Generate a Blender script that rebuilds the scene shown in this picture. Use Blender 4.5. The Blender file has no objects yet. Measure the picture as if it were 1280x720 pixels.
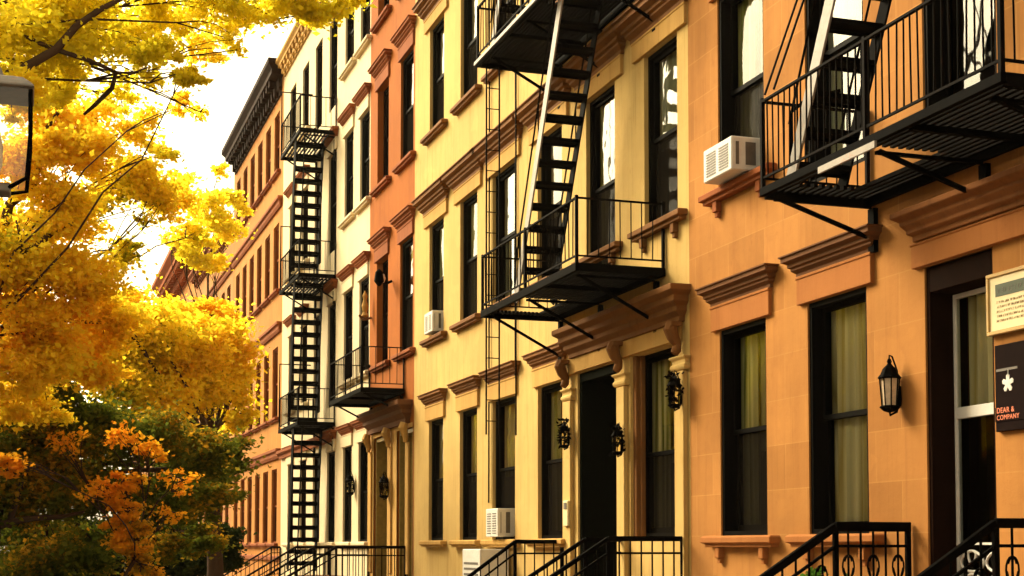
import bpy, math, random
import numpy as np
from mathutils import Vector
random.seed(7); RNG = np.random.default_rng(7)
C = bpy.context.scene.collection
R = math.radians
PI = math.pi

# ------------------------------------------------------------------ camera numbers
F = 1860.0; A = R(18.15); PT = R(3.0); CAMD = 7.5; EZ = 1.75
YC = 684 - F*math.tan(PT)
_h = (-math.cos(A), math.sin(A), 0); _r = (math.sin(A), math.cos(A), 0)
_fw = (_h[0]*math.cos(PT), _h[1]*math.cos(PT), math.sin(PT))
_up = (-_h[0]*math.sin(PT), -_h[1]*math.sin(PT), math.cos(PT))
def at(X, Y, d):
    u = (X-640)/F; v = (YC-Y)/F
    q = [_fw[i]+u*_r[i]+v*_up[i] for i in range(3)]
    t = -d/q[0]
    return Vector((-d, -CAMD+q[1]*t, EZ+q[2]*t))

# ------------------------------------------------------------------ materials
def nodes(m):
    m.use_nodes = True
    nt = m.node_tree
    b = nt.nodes.get('Principled BSDF')
    return nt, b
def N(nt, t, **kw):
    n = nt.nodes.new(t)
    for k, v in kw.items():
        if k in n.inputs: n.inputs[k].default_value = v
        else: setattr(n, k, v)
    return n
def mixc(nt, fac, a, b, blend='MIX'):
    n = nt.nodes.new('ShaderNodeMix'); n.data_type = 'RGBA'; n.blend_type = blend
    for i, v in ((0, fac), (6, a), (7, b)):
        if hasattr(v, 'links'): nt.links.new(v, n.inputs[i])
        elif i == 0: n.inputs[0].default_value = v
        else: n.inputs[i].default_value = (*v[:3], 1)
    return n.outputs[2]
def ramp(nt, fac, stops):
    n = nt.nodes.new('ShaderNodeValToRGB'); nt.links.new(fac, n.inputs[0])
    e = n.color_ramp.elements
    while len(e) < len(stops): e.new(0.5)
    for k, (p, c) in enumerate(stops):
        e[k].position = p; e[k].color = (*c[:3], 1) if hasattr(c, '__len__') else (c, c, c, 1)
    return n.outputs[0]
def coords(nt, sc=(1, 1, 1), rot=(0, 0, 0)):
    t = nt.nodes.new('ShaderNodeNewGeometry')
    m = nt.nodes.new('ShaderNodeMapping'); m.inputs['Scale'].default_value = sc; m.inputs['Rotation'].default_value = rot
    nt.links.new(t.outputs['Position'], m.inputs[0])
    return m.outputs[0]
def noise(nt, vec, scale, detail=4, rough=.6):
    n = N(nt, 'ShaderNodeTexNoise', Scale=scale, Detail=detail, Roughness=rough)
    nt.links.new(vec, n.inputs['Vector'])
    return n.outputs[0]

def stone(name, base, var=.16, streak=.35, stain=None, rough=.85, blocks=False, bump=.25):
    m = bpy.data.materials.new(name); nt, b = nodes(m)
    base = np.array(base)
    stain = np.array(stain) if stain is not None else base*np.array([.55, .45, .4])
    big = noise(nt, coords(nt), .8, 5)
    c = mixc(nt, ramp(nt, big, [(.3, 0), (.7, 1)]), base*(1-var), np.minimum(base*(1+var), .9))
    st = noise(nt, coords(nt, (2.2, 2.2, .16)), 2.4, 6, .65)
    c = mixc(nt, ramp(nt, st, [(.5, 0), (.78, streak)]), c, stain)
    bl = noise(nt, coords(nt), 5.5, 6, .7)
    c = mixc(nt, ramp(nt, bl, [(.56, 0), (.72, .3)]), c, stain)
    dr = noise(nt, coords(nt, (7, 7, .30)), 1.6, 5, .7)
    c = mixc(nt, ramp(nt, dr, [(.54, 0), (.70, streak*.9)]), c, stain*.8)
    wide = noise(nt, coords(nt), .22, 3, .5)
    c = mixc(nt, ramp(nt, wide, [(.42, 0), (.66, .35)]), c, base*.62+stain*.25)
    pch = noise(nt, coords(nt), 2.1, 2, .4)
    c = mixc(nt, ramp(nt, pch, [(.60, 0), (.63, .13)]), c, np.minimum(base*1.35, .9))
    if blocks:
        t = nt.nodes.new('ShaderNodeNewGeometry')
        s = nt.nodes.new('ShaderNodeSeparateXYZ'); nt.links.new(t.outputs['Position'], s.inputs[0])
        cb = nt.nodes.new('ShaderNodeCombineXYZ'); nt.links.new(s.outputs[0], cb.inputs[0]); nt.links.new(s.outputs[2], cb.inputs[1])
        br = nt.nodes.new('ShaderNodeTexBrick'); nt.links.new(cb.outputs[0], br.inputs['Vector'])
        br.inputs['Scale'].default_value = 1; br.inputs['Brick Width'].default_value = .86; br.inputs['Row Height'].default_value = .47
        br.inputs['Mortar Size'].default_value = .007; br.inputs['Mortar Smooth'].default_value = .4; br.offset = .5
        br.inputs['Color1'].default_value = (.88, .84, .8, 1); br.inputs['Color2'].default_value = (1.08, 1.06, 1.04, 1)
        br.inputs['Mortar'].default_value = (1.12, 1.17, 1.22, 1)
        c = mixc(nt, 1.0, c, br.outputs['Color'], 'MULTIPLY')
    nt.links.new(c, b.inputs['Base Color'])
    b.inputs['Roughness'].default_value = rough
    b.inputs['Specular IOR Level'].default_value = .2; b.inputs['IOR'].default_value = 1.2
    bp = N(nt, 'ShaderNodeBump', Strength=bump, Distance=.02)
    f1 = noise(nt, coords(nt), 9, 9, .75)
    nt.links.new(f1, bp.inputs['Height']); nt.links.new(bp.outputs[0], b.inputs['Normal'])
    return m
def paint(name, base, rough=.5, var=.15, metal=0., sc=9, chips=None, spec=.4):
    m = bpy.data.materials.new(name); nt, b = nodes(m); base = np.array(base)
    n1 = noise(nt, coords(nt), sc, 6, .65)
    c = mixc(nt, ramp(nt, n1, [(.3, 0), (.7, 1)]), base*(1-var), np.minimum(base*(1+var), .95))
    if chips is not None:
        n2 = noise(nt, coords(nt), 14, 7, .75)
        c = mixc(nt, ramp(nt, n2, [(.57, 0), (.63, .85)]), c, np.array(chips))
    nt.links.new(c, b.inputs['Base Color'])
    b.inputs['Roughness'].default_value = rough; b.inputs['Metallic'].default_value = metal; b.inputs['Specular IOR Level'].default_value = spec
    if spec < .3: b.inputs['IOR'].default_value = 1.15
    bp = N(nt, 'ShaderNodeBump', Strength=.15, Distance=.01)
    nt.links.new(n1, bp.inputs['Height']); nt.links.new(bp.outputs[0], b.inputs['Normal'])
    return m
def glass_mat(name, tint=(.75, .8, .76), ior=1.30, wav=1.0):
    m = bpy.data.materials.new(name); m.use_nodes = True; nt = m.node_tree; nt.nodes.clear()
    o = nt.nodes.new('ShaderNodeOutputMaterial'); mx = nt.nodes.new('ShaderNodeMixShader')
    tr = N(nt, 'ShaderNodeBsdfTransparent'); tr.inputs[0].default_value = (*tint, 1)
    gl = N(nt, 'ShaderNodeBsdfGlossy', Roughness=.03); gl.inputs['Color'].default_value = (1, 1, 1, 1)
    fr = N(nt, 'ShaderNodeFresnel', IOR=ior)
    bp = N(nt, 'ShaderNodeBump', Strength=wav, Distance=.02)
    nt.links.new(noise(nt, coords(nt), 1.7, 2, .4), bp.inputs['Height'])
    nt.links.new(bp.outputs[0], gl.inputs['Normal'])
    nt.links.new(fr.outputs[0], mx.inputs[0]); nt.links.new(tr.outputs[0], mx.inputs[1]); nt.links.new(gl.outputs[0], mx.inputs[2])
    nt.links.new(mx.outputs[0], o.inputs[0])
    return m
def leaf_mat(name, stops, noise_sc=.5, trans=.45):
    m = bpy.data.materials.new(name); m.use_nodes = True; nt = m.node_tree; nt.nodes.clear()
    o = nt.nodes.new('ShaderNodeOutputMaterial')
    g = nt.nodes.new('ShaderNodeNewGeometry')
    n1 = noise(nt, coords(nt), noise_sc, 3, .6)
    ad = N(nt, 'ShaderNodeMath', operation='MULTIPLY_ADD'); nt.links.new(g.outputs['Random Per Island'], ad.inputs[0])
    ad.inputs[1].default_value = .34; 
    sc = N(nt, 'ShaderNodeMapRange'); nt.links.new(n1, sc.inputs[0])
    sc.inputs[1].default_value = .3; sc.inputs[2].default_value = .7; sc.inputs[3].default_value = 0; sc.inputs[4].default_value = .66
    nt.links.new(sc.outputs[0], ad.inputs[2])
    c = ramp(nt, ad.outputs[0], stops)
    d = nt.nodes.new('ShaderNodeBsdfDiffuse'); t = nt.nodes.new('ShaderNodeBsdfTranslucent'); mx = nt.nodes.new('ShaderNodeMixShader')
    mx.inputs[0].default_value = trans
    nt.links.new(c, d.inputs[0]); nt.links.new(c, t.inputs[0])
    nt.links.new(d.outputs[0], mx.inputs[1]); nt.links.new(t.outputs[0], mx.inputs[2]); nt.links.new(mx.outputs[0], o.inputs[0])
    return m

M = {}
M['peach'] = stone('peach_stone', (.36, .166, .047), blocks=True, var=.2, streak=.34, stain=(.19, .07, .02))
M['yellow'] = stone('yellow_stucco', (.52, .355, .125), stain=(.34, .18, .045), var=.12, streak=.5)
M['orange'] = stone('orange_stucco', (.31, .095, .016), var=.14, streak=.45)
M['white'] = stone('white_paint_wall', (.64, .53, .34), stain=(.5, .4, .25), var=.07, streak=.3)
M['tan'] = stone('tan_sandstone', (0.429, 0.185, 0.044), var=.15)
M['tan2'] = stone('ochre_sandstone', (0.407, 0.185, 0.059), var=.2)
M['red'] = stone('red_sandstone', (0.333, 0.096, 0.030), var=.2)
M['tan_rev'] = stone('rust_frame', (.22, .06, .015), var=.2)
M['brown'] = stone('brownstone_trim', (.13, .056, .022), var=.25, streak=.4, stain=(.08, .03, .015), rough=.75)
M['brown2'] = stone('ochre_brown_trim', (0.178, 0.078, 0.025), var=.25, streak=.5, stain=(.12, .05, .02), rough=.75)
M['rust'] = stone('rust_trim', (.24, .075, .026), var=.2, streak=.4, stain=(.14, .04, .015))
M['peachtrim'] = stone('peach_trim', (0.326, 0.126, 0.037), var=.12, streak=.3)
M['yellowtrim'] = stone('yellow_trim', (0.459, 0.274, 0.081), var=.15, streak=.5, stain=(.3, .13, .03))
M['entab'] = stone('brown_peach_trim', (.19, .075, .025), var=.2, streak=.5, stain=(.07, .025, .01))
M['cornice'] = stone('dark_cornice', (.022, .009, .005), var=.4, streak=.3)
M['iron'] = paint('black_iron', (.002, .0018, .0017), .6, .4, chips=(.008, .004, .003), spec=.05)
M['iron2'] = paint('worn_iron', (.0035, .0025, .002), .6, .4, chips=(.018, .007, .004), spec=.08)
M['pale'] = paint('pale_paint_and_lit_edge', (.20, .17, .14), .6, .2, chips=(.25, .14, .09))  # pale paint; on the platform edge strip it stands for caught light
M['black'] = paint('black_window_paint', (.004, .0035, .003), .5, .2, spec=.1)
M['blackgreen'] = paint('black_green_paint', (.004, .005, .003), .6, .3, spec=.05)
M['dkbrown'] = paint('dark_brown_paint', (.012, .005, .003), .6, .25, spec=.05)
M['whitep'] = paint('white_paint', (.62, .60, .55), .5, .08, spec=.25)
M['olive'] = paint('olive_door_paint', (.22, .15, .03), .45, .25)
M['cream'] = paint('cream_board', (.70, .58, .32), .5, .06)
M['board'] = paint('dark_board', (.009, .004, .0035), .6, .2, spec=.1)
M['gold'] = paint('tan_board_frame', (.45, .28, .08), .5, .15)
M['inkg'] = paint('green_ink', (.03, .05, .02), .6, .1)
M['inkr'] = paint('orange_ink', (.75, .2, .09), .6, .1)
M['vent'] = paint('grey_vent', (.10, .085, .07), .6, .2)
M['glass'] = glass_mat('window_glass')
M['glassb'] = glass_mat('reflective_window_glass', (.75, .78, .7), 1.5)
M['lampglass'] = glass_mat('lantern_glass', (.95, .9, .75), 1.5)
M['lanternpale'] = paint('pale_lantern_glass', (.55, .42, .28), .3, .25, sc=20)
M['frost'] = paint('frosted_lamp_glass', (.85, .8, .72), .25, .05)
def cloth(name, a, b_, sc):
    m = bpy.data.materials.new(name); nt, b = nodes(m)
    n1 = noise(nt, coords(nt, (1, 1, .03)), sc, 1, .4)
    a = np.array(a); b_ = np.array(b_)
    nt.links.new(ramp(nt, n1, [(.34, a*.55), (.42, a), (.50, b_), (.56, a*.8), (.62, b_*.6), (.70, a)]), b.inputs['Base Color'])  # fabric colours in stripes; the contrast also puts fold shading into the colour
    b.inputs['Roughness'].default_value = 1; b.inputs['Specular IOR Level'].default_value = 0
    return m
M['sheer'] = cloth('sheer_curtain', (.88, .74, .46), (.48, .35, .13), 3.2)
M['drape'] = cloth('olive_drape', (.80, .68, .36), (.24, .24, .05), 4)
M['whitecurt'] = cloth('white_curtain', (.62, .60, .50), (.42, .40, .28), 3.2)
M['asphalt'] = stone('asphalt', (.05, .048, .045), var=.2, streak=0, bump=.5)
M['concrete'] = stone('sidewalk_concrete', (.32, .27, .22), var=.12, streak=0)
M['bark'] = stone('bark', (.07, .042, .026), var=.4, streak=.3, stain=(.02, .01, .008), bump=.9)
M['roof'] = stone('roof_tar', (.06, .05, .045), var=.2, streak=0)
M['leafy'] = leaf_mat('yellow_leaves', [(0, (.50, .48, .03)), (.2, (.85, .76, .04)), (.6, (.95, .82, .05)), (1, (.95, .70, .04))], .55, .78)
M['leafo'] = leaf_mat('orange_leaves', [(0, (.16, .20, .015)), (.16, (.55, .50, .02)), (.34, (.94, .78, .04)), (.72, (.95, .64, .03)), (1, (.92, .42, .015))], .6, .68)
M['leafr'] = leaf_mat('deep_orange_leaves', [(0, (.30, .22, .02)), (.4, (.85, .42, .02)), (1, (.80, .24, .01))], .9, .55)
M['leafg'] = leaf_mat('olive_bronze_leaves', [(0, (.02, .035, .006)), (.36, (.085, .11, .012)), (.62, (.16, .16, .015)), (.76, (.40, .23, .015)), (1, (.85, .42, .02))], .9, .45)  # the leaves' own dark green to bronze tones
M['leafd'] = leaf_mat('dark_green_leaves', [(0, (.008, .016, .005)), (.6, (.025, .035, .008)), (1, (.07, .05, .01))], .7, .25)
M['leafp'] = leaf_mat('plant_leaves', [(0, (.03, .10, .01)), (1, (.10, .22, .03))], 2, .3)
M['terra'] = stone('terracotta', (.42, .15, .07), var=.1, streak=.2)
def screen_mat():
    m = bpy.data.materials.new('insect_screen'); m.use_nodes = True; nt = m.node_tree; nt.nodes.clear()
    o = nt.nodes.new('ShaderNodeOutputMaterial'); mx = nt.nodes.new('ShaderNodeMixShader'); mx.inputs[0].default_value = .72
    t = nt.nodes.new('ShaderNodeBsdfTransparent'); d = nt.nodes.new('ShaderNodeBsdfDiffuse'); d.inputs[0].default_value = (.010, .008, .006, 1)
    nt.links.new(t.outputs[0], mx.inputs[1]); nt.links.new(d.outputs[0], mx.inputs[2]); nt.links.new(mx.outputs[0], o.inputs[0])
    return m
M['screen'] = screen_mat()

# ------------------------------------------------------------------ mesh builder
ORG = {}
class MB:
    def __init__(s): s.v = []; s.f = []
    def add(s, vs, fs):
        o = len(s.v); s.v += [tuple(p) for p in vs]; s.f += [tuple(i+o for i in f) for f in fs]; return s
    def box(s, x0, x1, y0, y1, z0, z1):
        if x0 > x1: x0, x1 = x1, x0
        if y0 > y1: y0, y1 = y1, y0
        return s.add([(x0,y0,z0),(x1,y0,z0),(x1,y1,z0),(x0,y1,z0),(x0,y0,z1),(x1,y0,z1),(x1,y1,z1),(x0,y1,z1)],
                     [(0,3,2,1),(4,5,6,7),(0,1,5,4),(1,2,6,5),(2,3,7,6),(3,0,4,7)])
    def bar(s, p, q, w, t, up=(0,0,1)):
        """rectangular bar from p to q, w across (perpendicular to up), t along up"""
        p = Vector(p); q = Vector(q); d = (q-p).normalized(); u = Vector(up)
        a = d.cross(u)
        if a.length < 1e-4: a = d.cross(Vector((1,0,0)))
        a.normalize(); b = a.cross(d).normalized()
        vs = [e+a*(i*w/2)+b*(j*t/2) for e in (p, q) for i, j in ((-1,-1),(1,-1),(1,1),(-1,1))]
        return s.add(vs, [(0,1,2,3),(7,6,5,4),(0,4,5,1),(1,5,6,2),(2,6,7,3),(3,7,4,0)])
    def tube(s, pts, rad, n=8, caps=True):
        pts = [Vector(p) for p in pts]
        if not hasattr(rad, '__len__'): rad = [rad]*len(pts)
        vs = []; fs = []; ref = None
        for k, p in enumerate(pts):
            d = (pts[min(k+1, len(pts)-1)]-pts[max(k-1, 0)]).normalized()
            if ref is None:
                ref = d.cross(Vector((0,0,1)))
                if ref.length < .05: ref = Vector((1,0,0))
            a = (ref-d*ref.dot(d)).normalized(); ref = a; b = d.cross(a)
            for i in range(n):
                t = 2*PI*i/n; vs.append(p+(a*math.cos(t)+b*math.sin(t))*rad[k])
        for k in range(len(pts)-1):
            for i in range(n):
                j = (i+1) % n; fs.append((k*n+i, k*n+j, (k+1)*n+j, (k+1)*n+i))
        if caps: fs += [tuple(range(n))[::-1], tuple(range((len(pts)-1)*n, len(pts)*n))]
        return s.add(vs, fs)
    def lathe(s, c, prof, n=14, sq=1):
        vs = []; fs = []
        for r, z in prof:
            for i in range(n):
                t = 2*PI*(i+.5)/n; vs.append((c[0]+r*math.cos(t), c[1]+r*math.sin(t)*sq, c[2]+z))
        for k in range(len(prof)-1):
            for i in range(n):
                j = (i+1) % n; fs.append((k*n+i, k*n+j, (k+1)*n+j, (k+1)*n+i))
        fs += [tuple(range(n))[::-1], tuple(range((len(prof)-1)*n, len(prof)*n))]
        return s.add(vs, fs)
    def mold(s, xa, xb, z, prof, y0=0.0):
        """mitred moulding: prof = (projection, height) from bottom to top, returns at both ends"""
        n = len(prof); vs = []
        for d, h in prof: vs.append((xa-d, y0-d, z+h))
        for d, h in prof: vs.append((xb+d, y0-d, z+h))
        for d, h in prof: vs.append((xa-d, y0, z+h))
        for d, h in prof: vs.append((xb+d, y0, z+h))
        fs = []
        for k in range(n-1):
            fs += [(k, n+k, n+k+1, k+1), (2*n+k, k, k+1, 2*n+k+1), (n+k, 3*n+k, 3*n+k+1, n+k+1)]
        fs += [(0, 2*n, 3*n, n), (n-1, 2*n-1, 4*n-1, 3*n-1)]
        return s.add(vs, fs)
    def mesh(s, name, m, org=(0,0,0), smooth=False):
        me = bpy.data.meshes.new(name)
        me.from_pydata([(v[0]-org[0], v[1]-org[1], v[2]-org[2]) for v in s.v], [], s.f)
        me.materials.append(m)
        if smooth: me.polygons.foreach_set('use_smooth', [True]*len(me.polygons))
        me.update(); return me
    def build(s, name, m, parent=None, bevel=0, smooth=False, label=None):
        org = ORG[parent.name] if parent else (0, 0, 0)
        o = bpy.data.objects.new(name, s.mesh(name, m, org, smooth)); C.objects.link(o)
        if parent: o.parent = parent; ORG[o.name] = org
        else: ORG[o.name] = (0, 0, 0)
        if bevel:
            md = o.modifiers.new('edge', 'BEVEL'); md.width = bevel; md.segments = 1; md.limit_method = 'ANGLE'
        if label: o['label'] = label
        return o
def pieces(name, fns, m, parent, **k):
    for f in fns:
        q = MB(); f(q); q.build(name, m, parent, **k)
def thing(name, label, cat, loc=(0,0,0), group=None):
    o = bpy.data.objects.new(name, None); C.objects.link(o); o.location = loc; o.empty_display_size = .2
    o['label'] = label; o['category'] = cat
    if group: o['group'] = group
    ORG[o.name] = tuple(loc); return o
def struct(o): o['kind'] = 'structure'; return o

# ------------------------------------------------------------------ windows
WC = {}
def wavy(x0, x1, y, z0, z1, n=None, amp=.03):
    n = n or max(8, int((x1-x0)/.018)); vs = []; ph = random.random()*6
    for k in range(n+1):
        x = x0+(x1-x0)*k/n; yy = y+amp*math.sin(x*48+ph+1.4*math.sin(x*9))+amp*.5*math.sin(x*91+ph*2)
        vs += [(x, yy, z0), (x, yy, z1)]
    return vs, [(2*k, 2*k+2, 2*k+3, 2*k+1) for k in range(n)]
def window_data(w, h, style, rd, frame, split):
    key = (round(w, 2), round(h, 2), style, rd, frame, split)
    if key in WC: return WC[key]
    t = .05; f = MB(); y0 = rd; y1 = rd+.26; zs = h*split
    f.box(.002, t, y0, y1, 0, h).box(w-t, w-.002, y0, y1, 0, h).box(t, w-t, y0, y1, h-t, h-.002).box(t, w-t, y0, y1, .002, t)
    yu, yl = (rd+.12, rd+.17) if rd < .04 else (rd+.05, rd+.09); s = .045
    f.box(t, t+s, yu, yu+.045, zs-.02, h-t).box(w-t-s, w-t, yu, yu+.045, zs-.02, h-t).box(t+s, w-t-s, yu, yu+.045, h-t-s, h-t).box(t+s, w-t-s, yu, yu+.045, zs-.02, zs+.03)
    f.box(t, t+s, yl, yl+.045, t, zs+.025).box(w-t-s, w-t, yl, yl+.045, t, zs+.025).box(t+s, w-t-s, yl, yl+.045, t, t+.07).box(t+s, w-t-s, yl, yl+.045, zs-.02, zs+.025)
    d = {'f': f.mesh('window', M[frame])}
    g = MB(); a, b = t+s, w-t-s
    g.add([(a, yu+.022, zs+.03), (b, yu+.022, zs+.03), (b, yu+.022, h-t-s), (a, yu+.022, h-t-s)], [(0,1,2,3)])
    g.add([(a, yl+.022, t+.07), (b, yl+.022, t+.07), (b, yl+.022, zs-.02), (a, yl+.022, zs-.02)], [(0,1,2,3)])
    d['g'] = g.mesh('pane', M['glassb' if 'bright' in style else 'glass'])
    if 'noscreen' not in style:
        q = MB(); yy = yl-.02
        q.add([(t, yy, t), (w-t, yy, t), (w-t, yy, zs-.02), (t, yy, zs-.02)], [(0,1,2,3)])
        d['s'] = q.mesh('insect_screen', M['screen'])
    yc = yl+.065
    if 'none' not in style:
        c = MB()
        if 'drape' in style:
            c.add(*wavy(.052, w*.42, yc, t, h-t)); c.add(*wavy(w*.66, w-.052, yc, t, h-t))
            d['c'] = c.mesh('curtain', M['drape'], smooth=True)
            c2 = MB(); c2.add(*wavy(.052, w-.052, yc+.05, h*.4 if 'full' not in style else t, h-t, amp=.015)); d['c2'] = c2.mesh('sheer', M['sheer'], smooth=True)
        elif 'blind' in style:
            n = 26; zz = h*.42
            for k in range(n):
                z = zz+(h-t-zz)*k/n; c.box(.03, w-.03, yc, yc+.025, z, z+(h-t-zz)/n*.75)
            d['c'] = c.mesh('blind', M['sheer'])
        else:
            zb = t if 'full' in style else h*.45
            c.add(*wavy(.052, w-.052, yc, zb, h-t, amp=.02))
            d['c'] = c.mesh('curtain', M['whitecurt' if 'white' in style else 'sheer'], smooth=True)
    WC[key] = d; return d
def window(root, x0, z0, w, h, style='sheer', rd=.08, frame='black', split=.5, label=None):
    d = window_data(w, h, style, rd, frame, split)
    og = ORG[root.name]
    o = bpy.data.objects.new('window', d['f']); C.objects.link(o); o.parent = root; o.location = (x0-og[0], -og[1], z0-og[2])
    if label: o['label'] = label
    for k, nm in (('g', 'pane'), ('s', 'insect_screen'), ('c', 'curtain'), ('c2', 'sheer_curtain')):
        if k in d:
            p = bpy.data.objects.new(nm, d[k]); C.objects.link(p); p.parent = o
    return o

# ------------------------------------------------------------------ buildings
def facade(xa, xb, z0, z1, ops, y0=0.0):
    """front sheet with real openings + reveals; ops = (x0,x1,z0,z1,reveal)"""
    xs = sorted({round(v, 4) for v in [xa, xb]+[o[0] for o in ops]+[o[1] for o in ops]})
    zs = sorted({round(v, 4) for v in [z0, z1]+[o[2] for o in ops]+[o[3] for o in ops]})
    m = MB(); idx = {}
    def vid(i, j):
        if (i, j) not in idx: idx[(i, j)] = len(m.v); m.v.append((xs[i], y0, zs[j]))
        return idx[(i, j)]
    for i in range(len(xs)-1):
        for j in range(len(zs)-1):
            cx = (xs[i]+xs[i+1])/2; cz = (zs[j]+zs[j+1])/2
            if any(o[0] < cx < o[1] and o[2] < cz < o[3] for o in ops): continue
            m.f.append((vid(i, j), vid(i+1, j), vid(i+1, j+1), vid(i, j+1)))
    for a, b, c, d, r in ops:
        if r > .3: r2 = r
        else: r2 = r
        m.add([(a,y0,c),(a,y0+r2,c),(a,y0+r2,d),(a,y0,d)], [(0,1,2,3)])
        m.add([(b,y0,c),(b,y0+r2,c),(b,y0+r2,d),(b,y0,d)], [(3,2,1,0)])
        m.add([(a,y0,d),(a,y0+r2,d),(b,y0+r2,d),(b,y0,d)], [(0,1,2,3)])
        m.add([(a,y0,c),(a,y0+r2,c),(b,y0+r2,c),(b,y0,c)], [(3,2,1,0)])
    return m
def shell(m, xa, xb, z0, z1, depth=12):
    m.add([(xa,0,z0),(xa,depth,z0),(xa,depth,z1),(xa,0,z1)], [(3,2,1,0)])
    m.add([(xb,0,z0),(xb,depth,z0),(xb,depth,z1),(xb,0,z1)], [(0,1,2,3)])
    m.add([(xa,depth,z0),(xb,depth,z0),(xb,depth,z1),(xa,depth,z1)], [(1,0,3,2)])
    m.add([(xa,0,z0),(xb,0,z0),(xb,depth,z0),(xa,depth,z0)], [(3,2,1,0)])
HOOD = [(0,0),(.035,0),(.035,.04),(.075,.075),(.075,.10),(.10,.115),(.10,.15),(.15,.18),(.15,.225),(.17,.235),(.17,.25),(0,.27)]
def hood(root, x0, x1, z, mat='brown', fr='peachtrim', frieze=.29, scale=1.0, ext=.1, label=None):
    fz = MB().mold(x0-ext, x1+ext, z+.002, [(0,0),(.045,0),(.045,frieze-.03),(.055,frieze-.03),(.055,frieze),(0,frieze)])
    fz.build('window_architrave', M[fr], root, bevel=.006)
    m = MB().mold(x0-ext-.03, x1+ext+.03, z+frieze+.002, [(d*scale, h*scale*.9) for d, h in HOOD])
    m.build('window_hood', M[mat], root, label=label)
def sill(root, x0, x1, z, mat='peachtrim', br=True, label=None):
    m = MB().mold(x0-.15, x1+.15, z-.13, [(0,0),(.09,0),(.09,.035),(.13,.05),(.13,.11),(.10,.128),(0,.128)])
    if br:
        for x in (x0-.02, x1-.08): m.box(x, x+.10, -.075, -.001, z-.25, z-.131).box(x+.015, x+.085, -.05, -.001, z-.31, z-.251)
    m.build('window_sill', M[mat], root, bevel=.005)
def roof_cornice(root, xa, xb, z, h=.8, proj=.6, mat='cornice', step=.55):
    prof = [(0,0),(.05,0),(.05,.12*h),(.12,.2*h),(.12,.5*h),(proj*.75,.55*h),(proj*.75,.7*h),(proj,.85*h),(proj,h),(0,h*1.03)]
    m = MB().mold(xa+proj+.003, xb-proj-.003, z, prof)
    n = int((xb-xa-2*proj)/step)
    for k in range(n):
        x = xa+proj+(k+.5)*step
        m.box(x-.07, x+.07, -proj*.68, -.122, z+.3*h, z+.548*h).box(x-.06, x+.06, -proj*.35, -.06, z+.02*h, z+.3*h)
    return m.build('roof_cornice', M[mat], root)

Z = [(1.88, 4.21), (5.82, 8.06), (9.86, 12.0), (13.66, 15.6)]
def building(name, label, xa, xb, wallmat, ops_fn, roof=16.6):
    root = thing(name, label, 'building', ((xa+xb)/2, 6, 0))
    ops = ops_fn(root)
    m = facade(xa, xb, 0, roof, ops); m.build('facade_wall', M[wallmat], root)
    s = MB(); shell(s, xa, xb, 0, roof-.002); s.build('party_wall', M['brown2'], root)
    MB().box(xa+.01, xb-.01, .02, 11.98, roof-.15, roof+.05).build('roof', M['roof'], root)
    return root

# ---- peach building (nearest)
def b1(root):
    ops = []
    styles = {(0,0): 'drape', (0,1): 'full_noscreen', (0,3): 'sheer', (0,4): 'drape', (1,0): 'drape_full', (1,1): 'white_full_bright_noscreen', (1,2): 'none_bright_noscreen'}
    cols = [(-15.28, -14.17), (-13.28, -12.17), (-11.2, -10.15), (-8.7, -7.6), (-6.6, -5.5)]
    for fl, (za, zb) in enumerate(Z):
        for k, (a, b) in enumerate(cols):
            if fl == 0 and k == 2:
                a, b = -11.22, -10.25; ops.append((a, b, 1.05, zb, .02)); continue
            z0 = za - (.42 if fl == 1 and k in (1, 2) else 0)
            ops.append((a, b, z0, zb, .02))
            window(root, a, z0, b-a, zb-z0, styles.get((fl, k), 'sheer'), .02, split=.5)
            if fl == 0: hood(root, a, b, zb, label='stepped stone hood over the window' if k == 0 else None); sill(root, a, b, za)
            else:
                hood(root, a, b, zb, 'brown', 'peachtrim')
                if z0 == za: sill(root, a, b, za, 'rust')
    return ops
B1 = building('peach_rowhouse', 'peach stone rowhouse nearest the viewer, with the large wall lantern and nameplates', -16.08, -4.6, 'peach', b1)
# black brick-mould liners are part of the windows; door with entablature
e = MB().mold(-11.3, -9.3, 4.213, [(0,0),(.05,0),(.05,.20),(.06,.20),(.06,.222),(0,.225)]); e.build('door_architrave', M['peachtrim'], B1, bevel=.006)
e = MB().mold(-11.2, -9.3, 4.44, [(0,0),(.08,0),(.08,.05),(.12,.07),(.12,.10),(.16,.15),(.16,.18),(.22,.22),(.22,.27),(0,.29)]); e.build('door_entablature', M['entab'], B1, bevel=.006)
l = MB(); w0, w1 = -11.22, -10.25
l.box(w0+.002, w0+.05, .02, .40, 1.05, 4.20).box(w1-.05, w1-.002, .02, .40, 1.05, 4.20).box(w0+.05, w1-.05, .02, .40, 3.98, 4.20)
l.build('door_frame', M['dkbrown'], B1, bevel=.004)
d = MB(); a, b = w0+.05, w1-.05; y = .25
d.box(a, a+.035, y, y+.05, 1.06, 3.97).box(b-.035, b, y, y+.05, 1.06, 3.97).box(a+.035, b-.035, y, y+.05, 3.93, 3.97)
d.box(a+.035, b-.035, y, y+.05, 2.87, 2.97).box(a+.035, b-.035, y, y+.05, 1.06, 1.12)
sd = d.build('storm_door', M['whitep'], B1, bevel=.004, label='narrow white framed glass storm door')
g = MB(); a2, b2 = a+.035, b-.035
g.add([(a2, y+.02, 2.97), (b2, y+.02, 2.97), (b2, y+.02, 3.93), (a2, y+.02, 3.93)], [(0,1,2,3)])
g.add([(a2, y+.02, 1.12), (b2, y+.02, 1.12), (b2, y+.02, 2.87), (a2, y+.02, 2.87)], [(0,1,2,3)])
g.build('pane', M['glass'], sd)
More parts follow.
